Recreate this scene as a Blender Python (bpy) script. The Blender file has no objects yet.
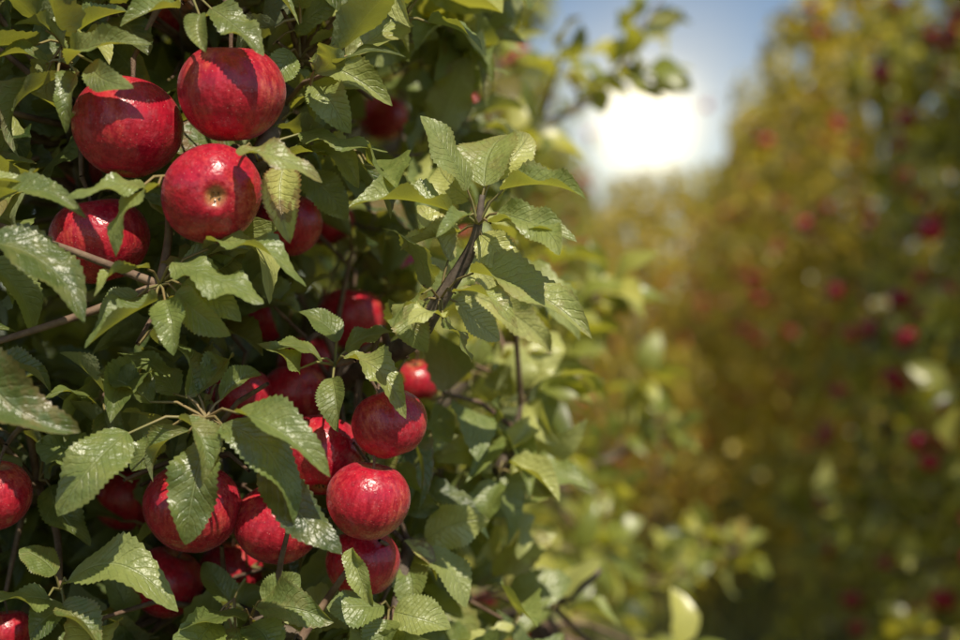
import bpy, math, random
import numpy as np
from mathutils import Vector, Matrix
rng=np.random.default_rng(7); random.seed(7)
scene=bpy.context.scene
EYE=1.6; K=1333.3
def W(u,v,y): return np.array([(u-480)*y/K, y, EYE-(v-320)*y/K])
def nz(a): return a/np.maximum(np.linalg.norm(a,axis=-1,keepdims=True),1e-9)

# ---------------------------------------------------------------- node helpers
class NT:
    def __init__(s,nt): s.nt=nt; s.n=nt.nodes; s.l=nt.links
    def new(s,t,**k):
        n=s.n.new(t)
        for a,b in k.items(): setattr(n,a,b)
        return n
    def put(s,sock,v):
        if v is None: return
        if isinstance(v,bpy.types.NodeSocket): s.l.new(v,sock)
        else:
            try: sock.default_value=v
            except Exception: sock.default_value=(*v,1.0)
    def m(s,op,a,b=None,c=None,clamp=False):
        n=s.new('ShaderNodeMath',operation=op,use_clamp=clamp)
        s.put(n.inputs[0],a); s.put(n.inputs[1],b)
        if c is not None: s.put(n.inputs[2],c)
        return n.outputs[0]
    def ss(s,v,a,b,lo=0.,hi=1.):
        n=s.new('ShaderNodeMapRange',interpolation_type='SMOOTHSTEP')
        s.put(n.inputs[0],v); n.inputs[1].default_value=a; n.inputs[2].default_value=b
        n.inputs[3].default_value=lo; n.inputs[4].default_value=hi
        return n.outputs[0]
    def mix(s,f,a,b,bt='MIX'):
        n=s.new('ShaderNodeMixRGB',blend_type=bt)
        s.put(n.inputs[0],f); s.put(n.inputs[1],a); s.put(n.inputs[2],b)
        return n.outputs[0]
    def noise(s,vec,scale,detail=3,rough=.5):
        n=s.new('ShaderNodeTexNoise'); n.inputs['Scale'].default_value=scale
        n.inputs['Detail'].default_value=detail; n.inputs['Roughness'].default_value=rough
        if vec is not None: s.l.new(vec,n.inputs['Vector'])
        return n.outputs[0]
def mat(name):
    m=bpy.data.materials.new(name); m.use_nodes=True; m.node_tree.nodes.clear()
    t=NT(m.node_tree); out=t.new('ShaderNodeOutputMaterial'); return m,t,out

def leaf_material(name,dark,mid,light,trans=.3,rough=.42,detail=True):
    m,t,out=mat(name)
    at=t.new('ShaderNodeAttribute',attribute_name='tint'); sp=t.new('ShaderNodeSeparateColor'); t.l.new(at.outputs['Color'],sp.inputs[0])
    a,b,c=sp.outputs[0],sp.outputs[1],sp.outputs[2]
    geo=t.new('ShaderNodeNewGeometry')
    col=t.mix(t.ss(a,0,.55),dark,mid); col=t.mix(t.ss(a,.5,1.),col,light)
    norm=None
    if detail:
        uvn=t.new('ShaderNodeUVMap'); sx=t.new('ShaderNodeSeparateXYZ'); t.l.new(uvn.outputs[0],sx.inputs[0])
        au=t.m('ABSOLUTE',t.m('SUBTRACT',sx.outputs[0],.5)); v=sx.outputs[1]
        tc=t.new('ShaderNodeTexCoord').outputs['Object']
        n1=t.noise(tc,70,2,.6)
        rib=t.ss(au,.012,.035,1,0)
        s=t.m('SUBTRACT',t.m('MULTIPLY',v,11.),t.m('MULTIPLY',au,5.))
        fr=t.m('ABSOLUTE',t.m('SUBTRACT',t.m('FRACT',t.m('ADD',s,t.m('MULTIPLY',n1,1.2))),.5))
        vein=t.m('MULTIPLY',t.ss(fr,0,.14,1,0),t.ss(au,.3,.5,1,.25))
        veins=t.m('MAXIMUM',rib,t.m('MULTIPLY',vein,.45))
        col=t.mix(t.ss(n1,.35,.7,0,.5),col,t.mix(.4,col,light))
        col=t.mix(t.m('MULTIPLY',veins,.34),col,(.3,.35,.14,1))
        br=t.m('MULTIPLY',t.m('MULTIPLY',b,.8),t.ss(n1,.48,.58),clamp=True)
        col=t.mix(br,col,(.2,.11,.05,1))
        edge=t.m('MULTIPLY',t.m('MULTIPLY',b,.9),t.ss(au,.4,.5),clamp=True)
        col=t.mix(edge,col,(.2,.09,.035,1))
        h=t.m('SUBTRACT',t.m('MULTIPLY',t.noise(tc,170,2,.55),1.6),t.m('MULTIPLY',veins,.9))
        bp=t.new('ShaderNodeBump'); bp.inputs['Strength'].default_value=.75; bp.inputs['Distance'].default_value=.0014
        t.l.new(h,bp.inputs['Height']); norm=bp.outputs[0]
    else:
        col=t.mix(t.m('MULTIPLY',b,.8),col,(.26,.14,.05,1))
    back=t.mix(.55,col,(.24,.27,.15,1))
    colf=t.mix(geo.outputs['Backfacing'],col,back)
    p=t.new('ShaderNodeBsdfPrincipled'); t.l.new(colf,p.inputs['Base Color'])
    t.put(p.inputs['Roughness'],t.m('ADD',t.m('MULTIPLY',geo.outputs['Backfacing'],.25),t.m('ADD',rough-.06,t.m('MULTIPLY',c,.16))))
    p.inputs['Specular IOR Level'].default_value=.75
    tr=t.new('ShaderNodeBsdfTranslucent'); t.l.new(t.mix(1,t.mix(.5,col,light),(2.1,1.95,.6,1),'MULTIPLY'),tr.inputs[0])
    if norm: t.l.new(norm,p.inputs['Normal'])
    mx=t.new('ShaderNodeMixShader'); mx.inputs[0].default_value=trans
    t.l.new(p.outputs[0],mx.inputs[1]); t.l.new(tr.outputs[0],mx.inputs[2]); t.l.new(mx.outputs[0],out.inputs[0])
    return m
M_leaf=leaf_material('apple_leaf',(.028,.055,.012,1),(.165,.215,.055,1),(.46,.47,.15,1),trans=.24,rough=.4)
M_leafmid=leaf_material('apple_leaf_soft',(.03,.05,.01,1),(.22,.26,.055,1),(.55,.53,.14,1),trans=.36,detail=False,rough=.36)
M_leafwarm=leaf_material('apple_leaf_olive',(.035,.05,.011,1),(.19,.205,.038,1),(.62,.58,.13,1),trans=.38,detail=False,rough=.32)  # right-row leaves shifted warm: glow haze put into the leaf colour
M_leafgold=leaf_material('apple_leaf_glow_tint',(.06,.06,.012,1),(.28,.255,.045,1),(.75,.62,.13,1),trans=.42,detail=False,rough=.34)  # golden leaf colour paints in the warm sun glow over the farther trees

def bark(name,c1,c2):
    m,t,out=mat(name); tc=t.new('ShaderNodeTexCoord').outputs['Object']
    n=t.noise(tc,45,4,.65); p=t.new('ShaderNodeBsdfPrincipled')
    t.l.new(t.mix(t.ss(n,.3,.7),c1,c2),p.inputs['Base Color']); p.inputs['Roughness'].default_value=.8
    bp=t.new('ShaderNodeBump'); bp.inputs['Strength'].default_value=.6; bp.inputs['Distance'].default_value=.003
    t.l.new(n,bp.inputs['Height']); t.l.new(bp.outputs[0],p.inputs['Normal']); t.l.new(p.outputs[0],out.inputs[0]); return m
M_bark=bark('bark',(.06,.042,.03,1),(.2,.155,.115,1))
M_twig=bark('twig_bark',(.11,.06,.04,1),(.25,.17,.11,1))
m,t,out=mat('petiole'); p=t.new('ShaderNodeBsdfPrincipled'); tc=t.new('ShaderNodeTexCoord').outputs['Object']
t.l.new(t.mix(t.noise(tc,30),(.18,.26,.07,1),(.34,.16,.1,1)),p.inputs['Base Color']); p.inputs['Roughness'].default_value=.5; t.l.new(p.outputs[0],out.inputs[0]); M_pet=m

def apple_material():
    m,t,out=mat('apple_skin'); tc=t.new('ShaderNodeTexCoord').outputs['Object']
    mp=t.new('ShaderNodeMapping'); t.l.new(tc,mp.inputs[0]); mp.inputs['Scale'].default_value=(1,1,.22)
    oi=t.new('ShaderNodeObjectInfo')
    off=t.new('ShaderNodeVectorMath',operation='ADD'); t.l.new(mp.outputs[0],off.inputs[0])
    cx=t.new('ShaderNodeCombineXYZ'); r10=t.m('MULTIPLY',oi.outputs['Random'],37.); t.l.new(r10,cx.inputs[0]); t.l.new(r10,cx.inputs[1]); t.l.new(cx.outputs[0],off.inputs[1])
    st=t.noise(off.outputs[0],9,5,.7); big=t.noise(off.outputs[0],1.1,2)
    col=t.mix(t.ss(st,.28,.72),(.3,.004,.018,1),(.56,.018,.04,1))
    blush=t.m('MULTIPLY',t.ss(big,.46,.7),t.ss(st,.4,.68))
    col=t.mix(t.m('MULTIPLY',blush,.5),col,(.7,.22,.09,1))
    z=t.new('ShaderNodeAttribute',attribute_name='zone'); zs=t.new('ShaderNodeSeparateColor'); t.l.new(z.outputs['Color'],zs.inputs[0])
    cav=t.m('MULTIPLY',zs.outputs[0],t.ss(st,.25,.6,.45,1.))
    col=t.mix(cav,col,(.5,.3,.09,1))
    vo=t.new('ShaderNodeTexVoronoi'); vo.inputs['Scale'].default_value=12; t.l.new(tc,vo.inputs['Vector'])
    dots=t.ss(vo.outputs['Distance'],.06,.14,1,0)
    col=t.mix(t.m('MULTIPLY',dots,.55),col,(.85,.5,.4,1))
    scuff=t.ss(t.noise(tc,4.5,5,.65),.48,.75)
    col=t.mix(t.m('MULTIPLY',scuff,.12),col,(.75,.35,.35,1))
    p=t.new('ShaderNodeBsdfPrincipled'); t.l.new(col,p.inputs['Base Color'])
    t.put(p.inputs['Roughness'],t.m('ADD',.25,t.m('MULTIPLY',scuff,.2)))
    p.inputs['Specular IOR Level'].default_value=.6
    try:
        p.inputs['Sheen Weight'].default_value=.1; p.inputs['Sheen Roughness'].default_value=.4
        p.inputs['Sheen Tint'].default_value=(1,.75,.8,1)
    except Exception: pass
    bp=t.new('ShaderNodeBump'); bp.inputs['Strength'].default_value=.1; bp.inputs['Distance'].default_value=.02
    t.l.new(t.noise(tc,10,3),bp.inputs['Height']); t.l.new(bp.outputs[0],p.inputs['Normal'])
    t.l.new(p.outputs[0],out.inputs[0]); return m
M_apple=apple_material()

# ---------------------------------------------------------------- mesh helpers
def np_mesh(name,V,F,material,uv=None,tint=None,attr='tint',smooth=True):
    me=bpy.data.meshes.new(name); V=np.ascontiguousarray(V,dtype=np.float32); F=np.ascontiguousarray(F,dtype=np.int32)
    me.vertices.add(len(V)); me.vertices.foreach_set('co',V.ravel())
    k=F.shape[1]; me.loops.add(F.size); me.loops.foreach_set('vertex_index',F.ravel())
    me.polygons.add(len(F)); me.polygons.foreach_set('loop_start',np.arange(0,F.size,k,dtype=np.int32))
    try: me.polygons.foreach_set('loop_total',np.full(len(F),k,dtype=np.int32))
    except Exception: pass
    if smooth: me.polygons.foreach_set('use_smooth',np.ones(len(F),dtype=bool))
    if uv is not None:
        l=me.uv_layers.new(name='UVMap'); l.data.foreach_set('uv',uv[F.ravel()].astype(np.float32).ravel())
    if tint is not None:
        a=me.attributes.new(attr,'FLOAT_COLOR','POINT'); a.data.foreach_set('color',tint.astype(np.float32).ravel())
    me.materials.append(material); me.update(calc_edges=True); me.validate(); return me
def obj(name,me,parent=None,loc=None):
    o=bpy.data.objects.new(name,me); scene.collection.objects.link(o)
    if parent: o.parent=parent
    if loc is not None: o.location=loc
    return o

def leaf_mesh(name,base,d,n,L,Wd,fold,bend,twist,tint,nl,nc,serr,material,wave=.05,curl=None,expo=(.56,.76)):
    N=len(base); d=nz(d); n=nz(n-np.sum(n*d,-1,keepdims=True)*d); s0=np.cross(d,n)
    t=np.linspace(0,1,nl+1); s=np.linspace(-1,1,nc+1)
    T,S=np.meshgrid(t,s,indexing='ij')
    tm=expo[0]/(expo[0]+expo[1]); prof=(t**expo[0])*((1-t)**expo[1])/((tm**expo[0])*((1-tm)**expo[1])); prof=np.maximum(prof,.02)
    P=np.repeat(prof[:,None],nc+1,1)
    if serr:
        z=np.where(np.arange(nl+1)%2==0,1+serr,1-serr); P=P.copy(); P[:,0]*=z; P[:,-1]*=z
    T=T[None];S=S[None];P=P[None]
    e=lambda a:np.asarray(a)[:,None,None]
    hw=e(Wd)*.5*P
    ph=e(rng.uniform(0,6.28,N)); fq=e(rng.uniform(7,15,N)); ph2=e(rng.uniform(0,6.28,N))
    x=S*hw*np.cos(e(fold))
    wv=e(wave*rng.uniform(.5,1.7,N))
    h=np.abs(S)**1.25*hw*np.sin(e(fold))+wv*e(L)*np.sin(fq*T+ph+np.where(S>0,ph2,0))*S**2*np.minimum(1,P)*.75
    tw=e(twist)*(T-.3); ct,sn=np.cos(tw),np.sin(tw)
    xs=x*ct-h*sn; hs=x*sn+h*ct
    if curl is None: curl=rng.uniform(-.05,.45,N)
    side=e(rng.normal(0,.08,N))
    hc=e(bend)*e(L)*4*T*(1-T)-e(curl)*e(L)*T**3
    X=xs+side*e(L)*4*T*(1-T)
    V=base[:,None,None,:]+d[:,None,None,:]*(e(L)*T)[...,None]+s0[:,None,None,:]*X[...,None]+n[:,None,None,:]*(hs+hc)[...,None]
    m=(nl+1)*(nc+1); idx=np.arange(m).reshape(nl+1,nc+1)
    f=np.stack([idx[:-1,:-1],idx[:-1,1:],idx[1:,1:],idx[1:,:-1]],-1).reshape(-1,4)
    F=(f[None]+(np.arange(N)*m)[:,None,None]).reshape(-1,4)
    uv=np.stack([(S[0]+1)/2+0*T[0],T[0]+0*S[0]],-1).reshape(-1,2); UV=np.tile(uv,(N,1))
    tt=np.repeat(tint,m,0); tt=np.concatenate([tt,np.ones((len(tt),1))],1)
    return np_mesh(name,V.reshape(-1,3),F,material,UV,tt)

def sticks(name,p0,p1,r0,r1,material,sag=.0):
    N=len(p0); k=4; ts=np.array([0,.5,1.])
    d=nz(p1-p0); ref=np.where(np.abs(d[:,2:3])>.9,np.array([[1.,0,0]]),np.array([[0,0,1.]])); a=nz(np.cross(d,ref)); b=np.cross(d,a)
    ang=np.arange(k)*2*math.pi/k; ring=np.cos(ang)[None,:,None]*a[:,None,:]+np.sin(ang)[None,:,None]*b[:,None,:]
    L=np.linalg.norm(p1-p0,axis=1)
    V=[]
    for t_ in ts:
        c=p0+(p1-p0)*t_; c=c+np.array([0,0,1.])*(sag*L*4*t_*(1-t_))[:,None]
        r=(r0+(r1-r0)*t_); V.append(c[:,None,:]+ring*r)
    V=np.stack(V,1)
    m=3*k; f=[]
    for i in range(2):
        for j in range(k): f.append([i*k+j,i*k+(j+1)%k,(i+1)*k+(j+1)%k,(i+1)*k+j])
    F=(np.array(f)[None]+(np.arange(N)*m)[:,None,None]).reshape(-1,4)
    return np_mesh(name,V.reshape(-1,3),F,material)

class Tubes:
    def __init__(s): s.V=[];s.F=[];s.n=0
    def add(s,pts,r,k=8,bump=0.):
        pts=np.asarray(pts,float); r=np.asarray(r,float)
        n=max(len(pts)*5,8); tt=np.linspace(0,len(pts)-1,n); i=np.clip(tt.astype(int),0,len(pts)-2); f=(tt-i)[:,None]
        p0=pts[np.maximum(i-1,0)];p1=pts[i];p2=pts[i+1];p3=pts[np.minimum(i+2,len(pts)-1)]
        c=.5*((2*p1)+(-p0+p2)*f+(2*p0-5*p1+4*p2-p3)*f**2+(-p0+3*p1-3*p2+p3)*f**3)
        rr=np.interp(tt,np.arange(len(r)),r)*(1+bump*rng.normal(0,1,n))
        tg=nz(np.gradient(c,axis=0)); a=np.array([1.,.3,.1]); A=[]
        for q in tg:
            a=a-np.dot(a,q)*q; a=a/max(np.linalg.norm(a),1e-6); A.append(a.copy())
        A=np.array(A); B=np.cross(tg,A); ang=np.arange(k)*2*math.pi/k
        ring=np.cos(ang)[None,:,None]*A[:,None,:]+np.sin(ang)[None,:,None]*B[:,None,:]
        V=(c[:,None,:]+ring*rr[:,None,None]).reshape(-1,3); s.V.append(V)
        for x in range(n-1):
            for j in range(k): s.F.append([s.n+x*k+j,s.n+x*k+(j+1)%k,s.n+(x+1)*k+(j+1)%k,s.n+(x+1)*k+j])
        s.n+=len(V)
    def mesh(s,name,material): return np_mesh(name,np.concatenate(s.V),np.array(s.F),material)

def apple_geo(nu,nv,seed=0):
    r=np.random.default_rng(seed); ph=np.linspace(.0,math.pi,nv+1); th=np.arange(nu)*2*math.pi/nu
    PH,TH=np.meshgrid(ph,th,indexing='ij'); rho=np.sin(PH); z=.92*np.cos(PH)
    top=np.cos(PH)>0
    z=z-np.where(top,.36*np.exp(-(rho/.26)**2),0)+np.where(~top,.2*np.exp(-(rho/.2)**2),0)
    a,b=r.uniform(0,6.28,2)
    rad=rho*(1+.05*np.cos(PH))*(1+.02*np.cos(5*TH+a)*np.clip(-np.cos(PH)+.3,0,1))*(1+.03*np.cos(2*TH+b))
    z=z*(1+.05*np.cos(TH+a)*rho)
    V=np.stack([rad*np.cos(TH),rad*np.sin(TH),z],-1).reshape(-1,3)
    idx=np.arange((nv+1)*nu).reshape(nv+1,nu); nx=np.roll(idx,-1,1)
    F=np.stack([idx[1:],nx[1:],nx[:-1],idx[:-1]],-1).reshape(-1,4)
    zone=np.where(top,np.exp(-(rho/.3)**4)*.9,np.exp(-(rho/.2)**4)*.95).reshape(-1)
    zn=np.stack([zone]*3+[np.ones_like(zone)],-1); return V,F,zn

# ---------------------------------------------------------------- hero apples
apples=[(128,128,55,1.02,(.15,.1),1),(232,93,54,1.01,(.1,-.15),1),(212,194,50,.985,(-1.42,.12),1),(100,240,48,1.05,(.1,.2),1),
(-6,495,38,1.04,(.2,.1),1),(390,424,38,1.05,(.2,.3),1),(368,500,43,1.04,(.1,-.2),1),(322,455,43,1.09,(-.5,.2),1),(277,525,43,1.07,(-.3,-.1),1),
(192,508,49,1.06,(.1,.1),1),(363,563,38,1.09,(.1,.2),1),(166,582,38,1.16,(.2,.4),1),(240,398,34,1.16,(.1,0),.6),(384,118,25,1.6,(.1,0),1),
(288,225,34,1.15,(.1,.3),.6),(328,222,27,1.35,(.1,0),.6),(352,318,34,1.3,(.1,0),.9),(175,14,24,1.2,(.1,0),1),(418,382,24,1.3,(.3,0),.6),
(8,632,24,1.1,(.1,0),1),(484,601,13,2.2,(0,0),1),(84,168,20,1.25,(0,0),.5),(308,362,30,1.3,(0,0),.5),(262,318,28,1.3,(0,0),.5),(128,498,36,1.25,(0,0),.5),
(295,395,34,1.18,(0,.1),.3),(470,108,14,2.3,(0,0),.5),(400,268,22,1.55,(0,0),.4),(232,572,34,1.22,(0,0),.4),(335,20,18,1.5,(0,0),.4)]
AC=[];AR=[];ACl=[]
stemtops=[]
calyx_m=bark('dry_calyx',(.04,.025,.015,1),(.14,.09,.05,1))
for i,(u,v,rp,y,(tx,tz),cl) in enumerate(apples):
    c=W(u,v,y); R=rp*y/K; AC.append(c);AR.append(R);ACl.append(cl)
    V,F,zn=apple_geo(56,36,i); me=np_mesh('apple_mesh',V,F,M_apple,tint=zn,attr='zone')
    o=obj('apple',me,loc=Vector(c)); o.scale=(R,R,R); o.rotation_euler=(tx,tz,random.uniform(0,6.28) if i!=2 else .3)
    tb=Tubes(); tb.add([(0,0,.42),(.02,.01,.75),(.06,.03,1.05),(.14,.05,1.35)],[.05,.035,.04,.06],6); obj('stem',tb.mesh('stem',M_twig),o)
    Vc=[];Fc=[]
    for k in range(5):
        a=k*2*math.pi/5+.2; ca,sa=math.cos(a),math.sin(a); b0=len(Vc)
        Vc+=[(ca*.02-sa*.04,sa*.02+ca*.04,-.69),(ca*.02+sa*.04,sa*.02-ca*.04,-.69),(ca*.11+sa*.015,sa*.11-ca*.015,-.78),(ca*.09-sa*.015,sa*.09+ca*.015,-.81)]
        Fc.append([b0,b0+1,b0+2,b0+3])
    obj('calyx',np_mesh('calyx',np.array(Vc),np.array(Fc),calyx_m,smooth=False),o)
    mt=Matrix.LocRotScale(Vector(c),o.rotation_euler,Vector((R,R,R))); stemtops.append(np.array(mt@Vector((.14,.05,1.35))))
AC=np.array(AC);AR=np.array(AR);ACl=np.array(ACl)

# ---------------------------------------------------------------- hero leaves : node -> leaves
G=[
((478,225,1.03),[(468,190,424,114,42,1.02,1.0,.3,.1,.5),(484,186,508,128,56,1.03,1.07,-.3,.3,.6),(500,190,582,186,38,1.02,.97,.1,.2,.65),
 (498,212,573,232,34,1.01,.97,.3,.1,.6),(488,222,560,254,34,1.0,.95,.2,.05,.55),(452,212,351,196,46,1.0,.97,.25,.05,.5),(470,200,432,160,30,1.06,1.1,-.5,0,.8),(470,215,436,232,22,.99,.95,.3,0,.4),(495,200,545,160,30,1.08,1.12,0,0,.8),
 (462,232,400,250,36,1.04,1.03,.3,0,.7),(480,235,520,275,34,1.03,1.02,.3,.1,.7),(490,180,530,130,34,1.06,1.08,.2,0,.8)]),
((440,300,1.05),[(470,272,594,318,52,1.02,.97,.15,.25,.55),(452,292,521,318,30,1.0,.98,-.3,.4,.5),(424,292,388,320,30,1.0,.97,.4,.2,.4),(436,312,472,362,36,1.02,1.0,.1,.3,.35),
 (418,300,424,352,34,1.03,1.02,.5,.4,.45),(425,288,384,226,46,1.04,1.0,.1,0,.2),(445,318,408,322,24,1.0,.96,0,0,.7),(462,262,500,296,26,1.06,1.08,0,0,.8),(458,290,560,350,34,1.1,1.16,.4,0,.85),(452,280,420,255,30,1.1,1.1,.2,0,.75),
 (450,262,425,200,36,1.05,1.06,.2,0,.7),(455,300,500,340,32,1.06,1.08,.2,0,.75)]),
((160,285,1.0),[(172,262,264,300,42,.97,.94,.1,0,.35),(150,268,92,292,28,.97,.93,.5,0,.5),(158,300,80,336,44,.98,.94,.1,0,.25),(176,292,226,336,36,.97,.95,.5,0,.35),
 (205,248,306,276,38,.99,.95,.0,0,.45),(165,300,172,352,36,.97,.95,.2,0,.4),(140,296,98,312,28,1.0,.99,-.2,0,.3),(175,310,160,345,28,.99,1.0,0,0,.15),(180,270,250,250,30,1.0,1.02,.1,0,.4),(182,284,240,320,32,.98,.97,.2,0,.3)]),
((206,418,.99),[(236,412,332,462,50,.96,.93,.2,0,.25),(222,424,294,520,42,.96,.94,.35,0,.35),(262,462,342,554,40,.97,.95,.3,.05,.12),(206,438,182,544,48,.97,.95,-.1,0,.25),
 (186,398,178,340,38,.99,1.02,.4,0,.3),(178,418,206,480,40,.97,.95,.1,0,.35),(128,432,54,512,52,.97,.94,.05,.05,.28),(196,396,226,350,34,1.0,1.04,-.2,0,.35),(152,404,98,372,42,1.0,1.0,.3,0,.2),
 (160,432,130,470,30,1.0,.99,.3,0,.2),(220,400,262,372,30,1.0,1.02,0,0,.45),(230,440,300,440,30,1.0,1.02,0,0,.15),(176,396,120,345,34,1.02,1.04,0,0,.15),(190,430,150,480,34,.99,.98,.2,0,.3)]),
((165,176,.98),[(160,184,106,248,42,.955,.93,.25,0,.4),(146,186,68,192,26,.96,.92,-.1,0,.55)]),
((258,160,1.03),[(236,150,322,168,30,.955,.94,-.2,.5,.5),(284,166,290,242,50,.99,.97,.2,1.,.9),(300,132,388,150,40,1.05,1.02,.1,.1,.35),(290,112,368,78,38,1.08,1.08,.2,.05,.5),(300,150,360,185,36,1.06,1.05,.2,0,.5),(300,170,350,215,34,1.08,1.08,.2,0,.45)]),
((-30,215,.95),[(-24,215,84,206,34,.94,.93,-.2,.05,.35),(-30,240,88,312,56,.93,.92,.15,.1,.15),(-30,175,30,184,22,.95,.95,.2,0,.5),(-20,260,40,330,40,.98,1.0,.2,0,.3)]),
((-30,350,.94),[(-24,338,80,432,60,.93,.92,.2,.45,.15),(-10,365,55,384,34,.98,1.0,0,0,.2),(-20,400,30,395,36,1.0,1.0,0,0,.3)]),
((60,60,1.0),[(70,64,148,40,34,.99,.95,.1,0,.35),(60,76,12,110,36,.99,.96,.2,0,.2),(64,52,20,18,36,1.0,1.0,.1,0,.25),(80,72,62,130,30,.99,.97,.3,0,.3),(70,40,126,10,34,1.02,1.0,0,0,.35),(92,62,128,84,26,.97,.93,.3,0,.35),(50,64,-10,60,36,1.0,.98,0,0,.25)]),
((185,0,1.02),[(180,8,120,22,36,.98,.95,.1,0,.3),(200,14,205,50,30,.96,.95,.2,0,.35),(210,8,262,44,34,.98,.95,.1,0,.3),(215,-4,300,12,36,1.0,.99,.1,0,.5),(190,-2,160,-40,36,1.0,1.0,.1,0,.3)]),
((300,60,1.1),[(290,50,262,96,30,1.05,1.03,0,0,.35),(310,60,392,100,40,1.06,1.04,.2,.05,.65),(310,46,400,40,38,1.08,1.06,.1,.1,.6),(296,40,340,6,34,1.1,1.1,.1,0,.7),(318,80,350,130,36,1.05,1.03,.3,0,.4)]),
((60,590,1.05),[(66,584,172,598,52,1.0,.97,.0,0,.5),(50,600,-10,600,44,1.01,.98,.2,0,.25),(56,574,20,548,36,1.04,1.04,0,0,.3),(62,604,100,645,40,1.0,.98,.2,0,.3),(70,610,30,640,36,1.02,1.0,0,0,.2)]),
((335,365,1.06),[(345,356,408,408,34,1.03,1.0,.3,.1,.55),(332,378,338,432,34,1.04,1.02,.1,0,.3),(322,360,270,348,34,1.04,1.02,.1,0,.35),(345,350,395,332,32,1.06,1.06,.2,0,.45),(300,372,262,340,30,1.04,1.02,0,0,.35),(340,340,300,310,34,1.05,1.05,0,0,.25)]),
((355,560,1.03),[(352,548,368,606,26,1.02,1.0,.4,0,.55)]),
((410,545,1.15),[(405,540,440,575,24,1.12,1.1,.1,.9,1.),(415,555,470,600,40,1.12,1.1,.2,0,.45),(400,560,410,615,38,1.13,1.1,.2,0,.25),(425,540,490,520,40,1.15,1.15,.1,0,.6)]),
((250,620,1.08),[(245,612,180,625,44,1.04,1.0,.1,0,.3),(255,610,330,612,46,1.04,1.02,.1,0,.35),(250,625,270,668,44,1.04,1.02,.1,0,.3),(262,600,300,575,34,1.05,1.06,.1,0,.4),(235,606,205,560,30,1.09,1.1,0,0,.15)]),
((390,610,1.1),[(384,606,330,600,40,1.06,1.04,.1,0,.3),(394,612,450,625,42,1.07,1.06,.1,0,.45),(388,620,380,660,40,1.06,1.04,.1,0,.3)]),
((40,480,1.1),[(44,474,100,448,38,1.08,1.06,.1,0,.2),(50,486,92,540,38,1.08,1.06,.1,0,.2),(46,460,20,430,32,1.08,1.08,.1,0,.2)]),
((100,400,1.08),[(104,392,60,352,40,1.06,1.05,.2,0,.3),(96,404,40,396,40,1.06,1.04,.2,0,.3),(104,412,130,450,34,1.06,1.05,.1,0,.2)]),
((525,400,1.35),[(530,388,598,372,36,1.33,1.3,.2,0,.75),(528,404,560,440,34,1.33,1.3,.2,0,.65),(518,390,520,345,34,1.35,1.35,.2,0,.8),(515,405,470,420,36,1.33,1.3,.2,0,.7),(535,380,560,330,30,1.36,1.38,.2,0,.9)]),
((500,470,1.25),[(508,462,560,500,36,1.22,1.2,.1,.05,.65),(492,470,440,455,38,1.22,1.2,.1,0,.55),(500,482,480,530,36,1.22,1.2,.1,0,.5),(510,475,550,470,30,1.24,1.25,.1,.1,.75),(505,455,530,415,32,1.26,1.28,.1,0,.7)]),
((560,600,1.5),[(555,590,600,560,34,1.5,1.48,.1,0,.8),(550,600,510,570,36,1.5,1.48,.1,0,.7),(565,610,620,625,36,1.5,1.48,.1,0,.6),(552,612,520,640,36,1.48,1.45,.1,0,.5)]),
]
base=[];tip=[];wd=[];roll=[];tint=[];pp0=[]
twigs=Tubes()
for node,ls in G:
    nd=W(*node)
    for (bu,bv,tu,tv,w,by,ty,ro,br,tn) in ls:
        b=W(bu,bv,by);tt=W(tu,tv,ty); base.append(b);tip.append(tt);wd.append(w*(by+ty)/2/K*1.12);roll.append(ro);tint.append((tn+.1+random.uniform(-.12,.15),br if br>0 or random.random()>.2 else .25,random.random()));pp0.append(nd)
base=np.array(base);tip=np.array(tip);wd=np.array(wd);roll=np.array(roll);tint=np.array(tint);pp0=np.array(pp0)
def rot_n(d,roll):
    d=nz(d); n=np.tile(np.array([[.08,-.5,.85]]),(len(d),1)); n=nz(n-np.sum(n*d,-1,keepdims=True)*d); s=np.cross(d,n)
    return n*np.cos(roll)[:,None]+s*np.sin(roll)[:,None]
d=tip-base; L=np.linalg.norm(d,axis=1); N=len(base)
tree=obj('apple_tree',None)
me=leaf_mesh('front_leaves',base,d,rot_n(d,roll*1.3+rng.normal(0,.3,N)),L,wd*1.03,rng.uniform(-.1,.9,N),rng.uniform(.02,.2,N),rng.normal(0,.6,N),tint,34,8,.055,M_leaf,wave=.08,curl=rng.uniform(0,.18,N))
obj('front_leaves',me,tree)
obj('front_petioles',sticks('front_petioles',pp0,base+nz(d)*.003,.0013,.0009,M_pet,.12),tree)

# ---------------------------------------------------------------- hero tree wood
TX,TY=-.34,1.75
trunk=Tubes(); trunk.add([(TX-.02,TY,-.05),(TX,TY,.5),(TX+.03,TY-.02,1.1),(TX,TY,1.7),(TX+.02,TY+.03,2.4),(TX,TY,3.2)],[.06,.048,.042,.036,.027,.012],14,.02)
limbs=[]
def limb(pts,r0,r1):
    pts=np.array(pts); limbs.append(pts); trunk.add(pts,np.linspace(r0,r1,len(pts)),8,.02)
limb([(TX,TY,1.05),W(60,640,1.5),W(170,600,1.25),W(250,618,1.1),W(300,640,1.05)],.018,.005)
limb([(TX,TY,1.2),W(60,560,1.5),W(30,520,1.3),W(38,485,1.12)],.016,.005)
limb([(TX,TY,1.35),W(210,540,1.5),W(215,480,1.2),W(206,418,1.0)],.017,.004)
limb([(TX,TY,1.4),W(270,470,1.55),W(320,400,1.3),W(380,360,1.12),W(415,338,1.07),W(440,300,1.05),W(470,252,1.04),W(478,225,1.03),W(482,195,1.03)],.014,.002)
limb([(TX,TY,1.45),W(170,420,1.5),W(165,340,1.2),W(160,285,1.01)],.015,.004)
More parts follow.
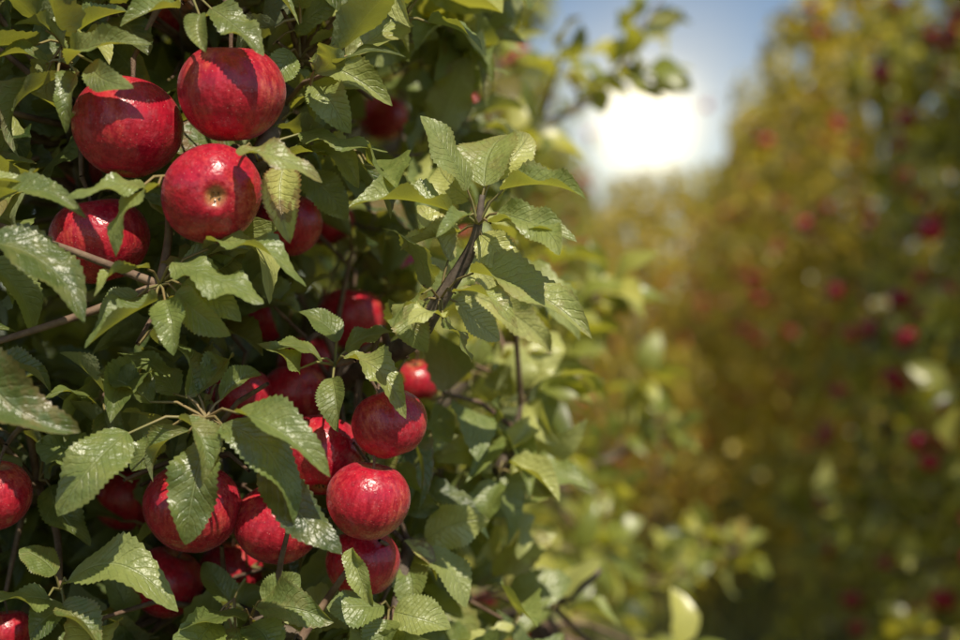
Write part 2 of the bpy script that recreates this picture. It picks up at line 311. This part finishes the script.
limb([(TX,TY,1.6),W(200,250,1.5),W(230,200,1.25),W(258,160,1.04),W(285,100,1.1),W(300,60,1.12)],.016,.004)
limb([(TX,TY,1.7),W(130,230,1.5),W(90,200,1.25),W(60,60,1.02)],.016,.004)
limb([(TX,TY,1.75),W(200,110,1.5),W(190,50,1.2),W(185,0,1.03)],.016,.004)
limb([(TX,TY,1.0),W(300,620,1.6),W(400,600,1.4),W(410,545,1.16),W(395,610,1.1)],.016,.004)
limb([(TX,TY,1.15),W(360,540,1.7),W(450,500,1.5),W(500,470,1.26),W(525,400,1.36)],.016,.004)
limb([(TX,TY,1.0),W(400,640,1.8),W(500,620,1.65),W(560,600,1.5),W(600,570,1.5)],.016,.004)
limb([(TX,TY,1.9),W(350,160,1.9),W(430,130,1.95),W(520,130,2.1),W(590,100,2.3),W(625,60,2.4),W(665,-10,2.5)],.013,.002)
limb([(TX,TY,2.0),W(330,60,1.7),W(420,40,1.6),W(480,0,1.6)],.015,.003)
limb([(TX,TY,.8),W(480,640,2.3),W(600,600,2.6),W(690,565,2.8),W(740,550,2.9)],.015,.003)
limb([(TX,TY,1.3),W(420,420,1.9),W(500,350,1.9),W(560,310,1.9),W(600,300,1.95)],.015,.003)
limb([(TX,TY,1.2),W(450,520,2.2),W(560,480,2.4),W(640,440,2.5),W(665,390,2.5)],.015,.003)
limb([(TX-.02,TY,1.3),(-.7,1.5,1.4),(-.9,1.2,1.6)],.016,.004); limb([(TX-.02,TY,1.8),(-.7,1.6,2.0),(-.8,1.3,2.3)],.016,.004)
limb([(TX,TY,2.1),(-.4,1.4,2.2),(-.3,1.15,2.25)],.014,.004); limb([(TX,TY,2.4),(-.1,1.6,2.6)],.012,.004)
limb([(TX,TY,1.2),(-.3,2.3,1.4),(-.2,2.7,1.6)],.016,.004); limb([(TX,TY,1.7),(-.2,2.2,1.9),(0,2.5,2.0)],.016,.004)
obj('trunk_and_limbs',trunk.mesh('trunk_and_limbs',M_bark),tree)
LP=np.concatenate([np.array([p[i]+(p[i+1]-p[i])*f for i in range(len(p)-1) for f in np.linspace(0,1,8)]) for p in limbs])
for st_ in stemtops:
    j=np.argmin(np.linalg.norm(LP-(st_+np.array([0,.05,.04])),axis=1)); q=LP[j]; mid=(st_+q)/2+np.array([0,.01,.03]); twigs.add([st_,mid,q],[.0018,.003,.004],6)
for node,ls in G:
    nd=W(*node); dd=np.linalg.norm(LP-nd,axis=1); j=np.argmin(dd)
    if dd[j]>.01: twigs.add([nd,(nd+LP[j])/2+np.array([0,.02,.0]),LP[j]],[.002,.003,.004],6)

def clusters_to_leaves(C,axis,per,len_mu,spread=.9):
    B=[];D=[];P0=[]
    for c,a in zip(C,axis):
        k=rng.integers(per[0],per[1]+1); phi0=rng.uniform(0,6.28)
        a=nz(a); r=nz(np.cross(a,np.array([.3,.2,1.]))); q=np.cross(a,r)
        for i in range(k):
            ph=phi0+i*2.4; op=rng.uniform(.45,1.5)*spread
            dd=a*math.cos(op)+(r*math.cos(ph)+q*math.sin(ph))*math.sin(op)+np.array([0,0,rng.normal(-.12,.25)])
            dd=dd/np.linalg.norm(dd); pl=rng.uniform(.012,.03); s=c-a*rng.uniform(0,.035)
            P0.append(s);B.append(s+dd*pl);D.append(dd)
    B=np.array(B);D=np.array(D);P0=np.array(P0);n=len(B)
    Ls=np.clip(rng.normal(len_mu,.014,n),.035,.11); return B,D,P0,Ls

def reject(B,D,Ls):
    keep=np.ones(len(B),bool)
    for f in (0,.33,.66,1.):
        P=B+D*(Ls*f)[:,None]
        for c,R,cl in zip(AC,AR,ACl):
            s=c[1]/np.maximum(P[:,1],.05); dx=(P[:,0]*s-c[0]); dz=((P[:,2]-EYE)*s-(c[2]-EYE))
            rr=np.sqrt(dx*dx+dz*dz); keep&=~((P[:,1]<c[1]+.01)&(rr<(R+.012)*cl))
            keep&=np.linalg.norm(P-c,axis=1)>R*1.03
    return keep
def face(y,z): return -.1+.105*y+np.clip((1.5-z),0,.6)*.5
def fill(n,ylo,yhi,zlo,zhi,xlo,pw=1.):
    out=[]
    while len(out)<n:
        y=ylo+(yhi-ylo)*rng.random()**pw; z=rng.uniform(zlo,zhi); x=rng.uniform(xlo,.9)
        fx=face(y,z)+.07*math.sin(z*19+y*7)+.05*math.sin(z*41+y*13)
        if x>fx-.03: continue
        u=480+K*x/y
        if y<1.2 and u>430-rng.random()*60: continue
        if y<1.45 and u>540: continue
        if y>1.45 and u>545 and z>1.62: continue
        out.append((x,y,z))
    return np.array(out)
C=np.concatenate([fill(250,1.1,1.5,1.22,1.98,-.62,.8),fill(85,1.0,1.15,1.25,1.95,-.5)])
toward=np.stack([rng.normal(.1,.45,len(C)),rng.normal(-.75,.35,len(C)),rng.normal(.3,.4,len(C))],-1)
B,D,P0,Ls=clusters_to_leaves(C,toward,(4,8),.068); k=reject(B,D,Ls); B,D,P0,Ls=B[k],D[k],P0[k],Ls[k]
def normals(D):
    n=len(D); return nz(np.array([[.1,-.3,.8]])+rng.normal(0,.5,(n,3)))
def tints(n,mu,sd,brown=.12): return np.stack([np.clip(rng.normal(mu,sd,n),0,1),np.where(rng.random(n)<brown,rng.uniform(.2,1,n),0),rng.random(n)],-1)
n=len(B); tn=tints(n,.4,.27,.17); tn[:,0]=np.clip(tn[:,0]+np.clip(B[:,0]+.12,0,.3)*1.8-np.clip(B[:,1]-1.1,0,.3)*np.clip(-B[:,0],0,.4)*5,0,1)  # lighter to the right; deeper left leaves darkened, crown shade painted into tint
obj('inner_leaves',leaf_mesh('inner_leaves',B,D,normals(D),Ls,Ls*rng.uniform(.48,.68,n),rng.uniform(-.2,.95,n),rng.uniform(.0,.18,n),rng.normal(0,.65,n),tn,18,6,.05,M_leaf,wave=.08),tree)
obj('inner_petioles',sticks('inner_petioles',P0,B+D*.003,.0013,.0009,M_pet,.1),tree)
a0=[];a1=[]
for c in C:
    j=np.argmin(np.linalg.norm(LP-(c+np.array([0,.08,-.03])),axis=1)); a0.append(LP[j]);a1.append(c)
obj('spur_twigs',sticks('spur_twigs',np.array(a0),np.array(a1),.0032,.0016,M_twig,.08),tree)
C2=np.concatenate([fill(480,1.45,2.4,.8,2.6,-1.0),fill(90,1.25,1.5,.7,1.25,-.6),fill(50,1.1,1.5,1.95,2.4,-.6)])
ex=[]
for li,dens in ((11,2),(12,5),(13,5),(14,5),(15,4)):
    p=limbs[li]
    for i in range(2,len(p)-1):
        for f in np.linspace(0,1,dens,endpoint=False): ex.append(p[i]+(p[i+1]-p[i])*f+rng.normal(0,.03,3))
C2=np.concatenate([C2,np.array(ex)])
tw=np.stack([rng.normal(.4,.5,len(C2)),rng.normal(-.4,.5,len(C2)),rng.normal(.35,.4,len(C2))],-1)
B,D,P0,Ls=clusters_to_leaves(C2,tw,(5,8),.07); k=reject(B,D,Ls); B,D,P0,Ls=B[k],D[k],P0[k],Ls[k]; n=len(B)
tn=tints(n,.56,.27,.1); tn[:,0]=np.clip(tn[:,0]-np.clip(-.06-B[:,0],0,.3)*2.8,0,1)  # tint drops towards the left: interior shade painted into the leaf colour
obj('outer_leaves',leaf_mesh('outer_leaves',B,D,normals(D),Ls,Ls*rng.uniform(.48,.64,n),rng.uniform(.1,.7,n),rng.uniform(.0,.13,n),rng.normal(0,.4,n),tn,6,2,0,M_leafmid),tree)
a0=[];a1=[]
for c in C2:
    j=np.argmin(np.linalg.norm(LP-(c+np.array([-.05,.0,-.03])),axis=1)); a0.append(LP[j]);a1.append(c)
obj('outer_twigs',sticks('outer_twigs',np.array(a0),np.array(a1),.004,.0018,M_twig,.08),tree)
obj('twigs',twigs.mesh('twigs',M_twig),tree)

# ---------------------------------------------------------------- row trees (variants)
def apples_mesh(name,C,R):
    V,F,zn=apple_geo(14,10,3); N=len(C); VV=(V[None]*R[:,None,None]+C[:,None,:]).reshape(-1,3)
    FF=(F[None]+(np.arange(N)*len(V))[:,None,None]).reshape(-1,4)
    return np_mesh(name,VV,FF,M_apple,tint=np.tile(zn,(N,1)),attr='zone')
def tree_variant(seed,H,R,ncl,nap,material,mu):
    global rng
    old=rng; rng=np.random.default_rng(seed)
    a=rng.uniform(0,6.28,6); 
    def rad(th,z): return R*(1.08-.6*(z/H)**1.2)*(1+.18*np.sin(2*th+a[0]+z*2)+.16*np.sin(5*th+a[1]+z*5)+.14*np.sin(z*9+a[2]+th))
    tb=Tubes(); tb.add([(0,0,-.05),(.03,.02,.8),(-.03,0,1.8),(.02,.02,2.8),(0,0,H*.93)],[.07,.055,.045,.03,.01],8,.02)
    tips=[]
    for i in range(22):
        z=rng.uniform(.5,H*.9); th=i*2.4+rng.normal(0,.3); r=rad(th,z)*rng.uniform(.75,1.1)
        tb.add([(0,0,z-.15),(math.cos(th)*r*.5,math.sin(th)*r*.5,z+.02),(math.cos(th)*r,math.sin(th)*r,z+rng.uniform(-.1,.25))],[.017,.011,.004],5)
        for f in np.linspace(.45,1.05,12): tips.append((math.cos(th)*r*f,math.sin(th)*r*f,z+.08*f))
    tips=np.array(tips)
    z=.2+(H-.2)*rng.random(ncl)**1.15; th=rng.uniform(0,6.28,ncl); r=rad(th,z)*rng.uniform(.4,1.,ncl)**.6
    C=np.stack([r*np.cos(th),r*np.sin(th),z],-1); 
    C=np.concatenate([C,tips[rng.integers(0,len(tips),ncl//2)]+rng.normal(0,.06,(ncl//2,3))])
    ax=np.stack([C[:,0],C[:,1],0*C[:,0]+.25],-1)+rng.normal(0,.3,(len(C),3))
    B,D,P0,Ls=clusters_to_leaves(C,ax,(6,8),.08); n=len(B)
    lm=leaf_mesh('leaves',B,D,nz(np.array([[0,0,.6]])+D*np.array([[.4,.4,0]])+rng.normal(0,.5,(n,3))),Ls,Ls*.62,rng.uniform(.1,.5,n),rng.uniform(0,.12,n),rng.normal(0,.4,n),tints(n,mu,.34,.1),3,2,0,material)
    z=rng.uniform(.4,H*.85,nap); th=rng.uniform(0,6.28,nap); r=rad(th,z)*rng.uniform(.92,1.05,nap)
    A=np.stack([r*np.cos(th),r*np.sin(th),z],-1); pr=nap//3; A[:pr]=A[pr:2*pr]+nz(rng.normal(0,1,(pr,3)))*np.array([[.065,.065,.05]])
    am=apples_mesh('apples',A,rng.uniform(.027,.035,nap)); rng=old
    return tb.mesh('trunk_and_limbs',M_bark),lm,am
green=[tree_variant(20+i,3.5+.2*i,.85,520,60,M_leafmid,.5) for i in range(2)]
warm=[tree_variant(40+i,4.0+.25*i,.9,560,110,M_leafwarm,.46) for i in range(2)]
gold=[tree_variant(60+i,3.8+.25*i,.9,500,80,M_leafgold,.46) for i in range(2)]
def place(var,x,y,rz,s=1.):
    e=obj('apple_tree',None,loc=(x,y,0)); e.rotation_euler=(0,0,rz); e.scale=(s,s,s)
    for nm,me in zip(('trunk_and_limbs','leaves','apples'),var): obj(nm,me,e)
    return e
y=3.3;i=0
while y<24: place(green[i%2],-.95+.105*y+random.uniform(-.06,.06),y,random.uniform(0,6.28),random.uniform(.92,1.02)); y+=1.6;i+=1
y=3.2;i=0
while y<24:
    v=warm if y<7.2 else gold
    place(v[i%2],1.62+.105*y+random.uniform(-.1,.1),y,random.uniform(0,6.28),random.uniform(.92,1.05)); y+=1.4;i+=1
# heavier fruiting branch ends on the alley side of the right row
fr=[(870,328),(905,338),(928,412),(945,440),(918,441),(835,290),(805,225),(706,106),(766,142),(880,72),(828,548),(890,565),(852,600),(921,614),(943,600),(760,300),(740,215),(930,230)]
FC=[];TW=Tubes()
for (u,v) in fr:
    yy=min(max(1100/(u-605),3.5),9.5); c=W(u,v,yy); FC.append(c)
    TW.add([c+np.array([0,0,.03]),c+np.array([.1,.06,.05]),c+np.array([.45,.25,-.12])],[.002,.003,.007],5)
FC=np.array(FC); e=place(warm[1],1.95,3.1,2.2,.98)
for nm,me in (('fruit',apples_mesh('fruit',FC,rng.uniform(.031,.038,len(FC)))),('fruiting_twigs',TW.mesh('fruiting_twigs',M_bark))):
    o=obj(nm,me,e); o.matrix_parent_inverse=(Matrix.Translation((1.95,3.1,0))@Matrix.Rotation(2.2,4,'Z')@Matrix.Scale(.98,4)).inverted()
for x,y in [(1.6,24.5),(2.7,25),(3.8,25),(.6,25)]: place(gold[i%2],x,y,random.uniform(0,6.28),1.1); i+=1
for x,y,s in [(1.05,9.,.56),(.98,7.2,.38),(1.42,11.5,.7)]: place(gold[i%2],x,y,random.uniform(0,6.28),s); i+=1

# ---------------------------------------------------------------- ground + grass
m,t,out=mat('orchard_ground'); tc=t.new('ShaderNodeTexCoord').outputs['Object']; p=t.new('ShaderNodeBsdfPrincipled')
c=t.mix(t.ss(t.noise(tc,1.2,6,.6),.35,.65),(.045,.06,.018,1),(.09,.075,.04,1)); c=t.mix(t.ss(t.noise(tc,30,4),.4,.7),c,(.06,.085,.022,1))
t.l.new(c,p.inputs['Base Color']); p.inputs['Roughness'].default_value=.95; t.l.new(p.outputs[0],out.inputs[0])
g=[(-400,-400,0),(400,-400,0),(400,400,0),(-400,400,0)]
obj('ground',np_mesh('ground',np.array(g,float),np.array([[0,1,2,3]]),m,smooth=False))
n=16000; gy=rng.uniform(1,20,n); gx=rng.uniform(-1.2,2.2,n)+.105*gy
B=np.stack([gx,gy,0*gx],-1); D=nz(np.stack([rng.normal(0,.35,n),rng.normal(0,.35,n),np.ones(n)],-1))
obj('grass',leaf_mesh('grass',B,D,rng.normal(0,1,(n,3)),rng.uniform(.08,.22,n),np.full(n,.01),np.full(n,.2),np.zeros(n),np.zeros(n),tints(n,.4,.25,.1),2,1,0,M_leafmid,expo=(.3,.9)))

# ---------------------------------------------------------------- light
sd=Vector((.2,-.48,.74)).normalized(); el=math.asin(sd.z); az=math.atan2(sd.x,sd.y)
sun=bpy.data.lights.new('sun','SUN'); sun.energy=5.; sun.angle=math.radians(.5); sun.color=(1,.91,.75)
so=obj('sun',sun); so.rotation_euler=sd.to_track_quat('Z','Y').to_euler()
w=bpy.data.worlds.new('World'); scene.world=w; w.use_nodes=True; w.node_tree.nodes.clear(); t=NT(w.node_tree)
out=t.new('ShaderNodeOutputWorld'); bg=t.new('ShaderNodeBackground'); sky=t.new('ShaderNodeTexSky',sky_type='NISHITA'); sky.sun_disc=False
sky.sun_elevation=el; sky.sun_rotation=az; sky.dust_density=.3; sky.air_density=1.; sky.ozone_density=1.5
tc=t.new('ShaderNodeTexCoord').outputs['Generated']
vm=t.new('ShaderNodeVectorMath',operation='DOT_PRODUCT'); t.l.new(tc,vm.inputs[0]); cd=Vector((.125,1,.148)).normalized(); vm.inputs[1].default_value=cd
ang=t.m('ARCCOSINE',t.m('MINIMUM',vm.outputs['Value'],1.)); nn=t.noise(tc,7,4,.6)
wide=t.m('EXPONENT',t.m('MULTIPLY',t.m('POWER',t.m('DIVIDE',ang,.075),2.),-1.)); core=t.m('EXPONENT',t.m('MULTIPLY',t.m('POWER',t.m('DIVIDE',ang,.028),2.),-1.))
gl=t.mix(1,t.mix(t.m('MULTIPLY',wide,t.ss(nn,.2,.7,.6,1.)),(0,0,0,1),(6.,4.4,1.7,1)),t.mix(core,(0,0,0,1),(22,18,10,1)),'ADD')  # added glow patch painted into the sky, separate from the sky's sun
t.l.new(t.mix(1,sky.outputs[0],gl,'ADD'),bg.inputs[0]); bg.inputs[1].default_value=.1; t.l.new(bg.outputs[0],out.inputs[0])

# ---------------------------------------------------------------- camera
cam=bpy.data.cameras.new('camera'); co=obj('camera',cam,loc=(0,0,EYE)); co.rotation_euler=(math.pi/2,0,0); cam.lens=50; cam.sensor_width=36
cam.clip_start=.05; cam.clip_end=1500; cam.dof.use_dof=True; cam.dof.focus_distance=1.02; cam.dof.aperture_fstop=2.7
scene.camera=co
scene.view_settings.view_transform='Standard'; scene.view_settings.look='None'; scene.view_settings.exposure=0
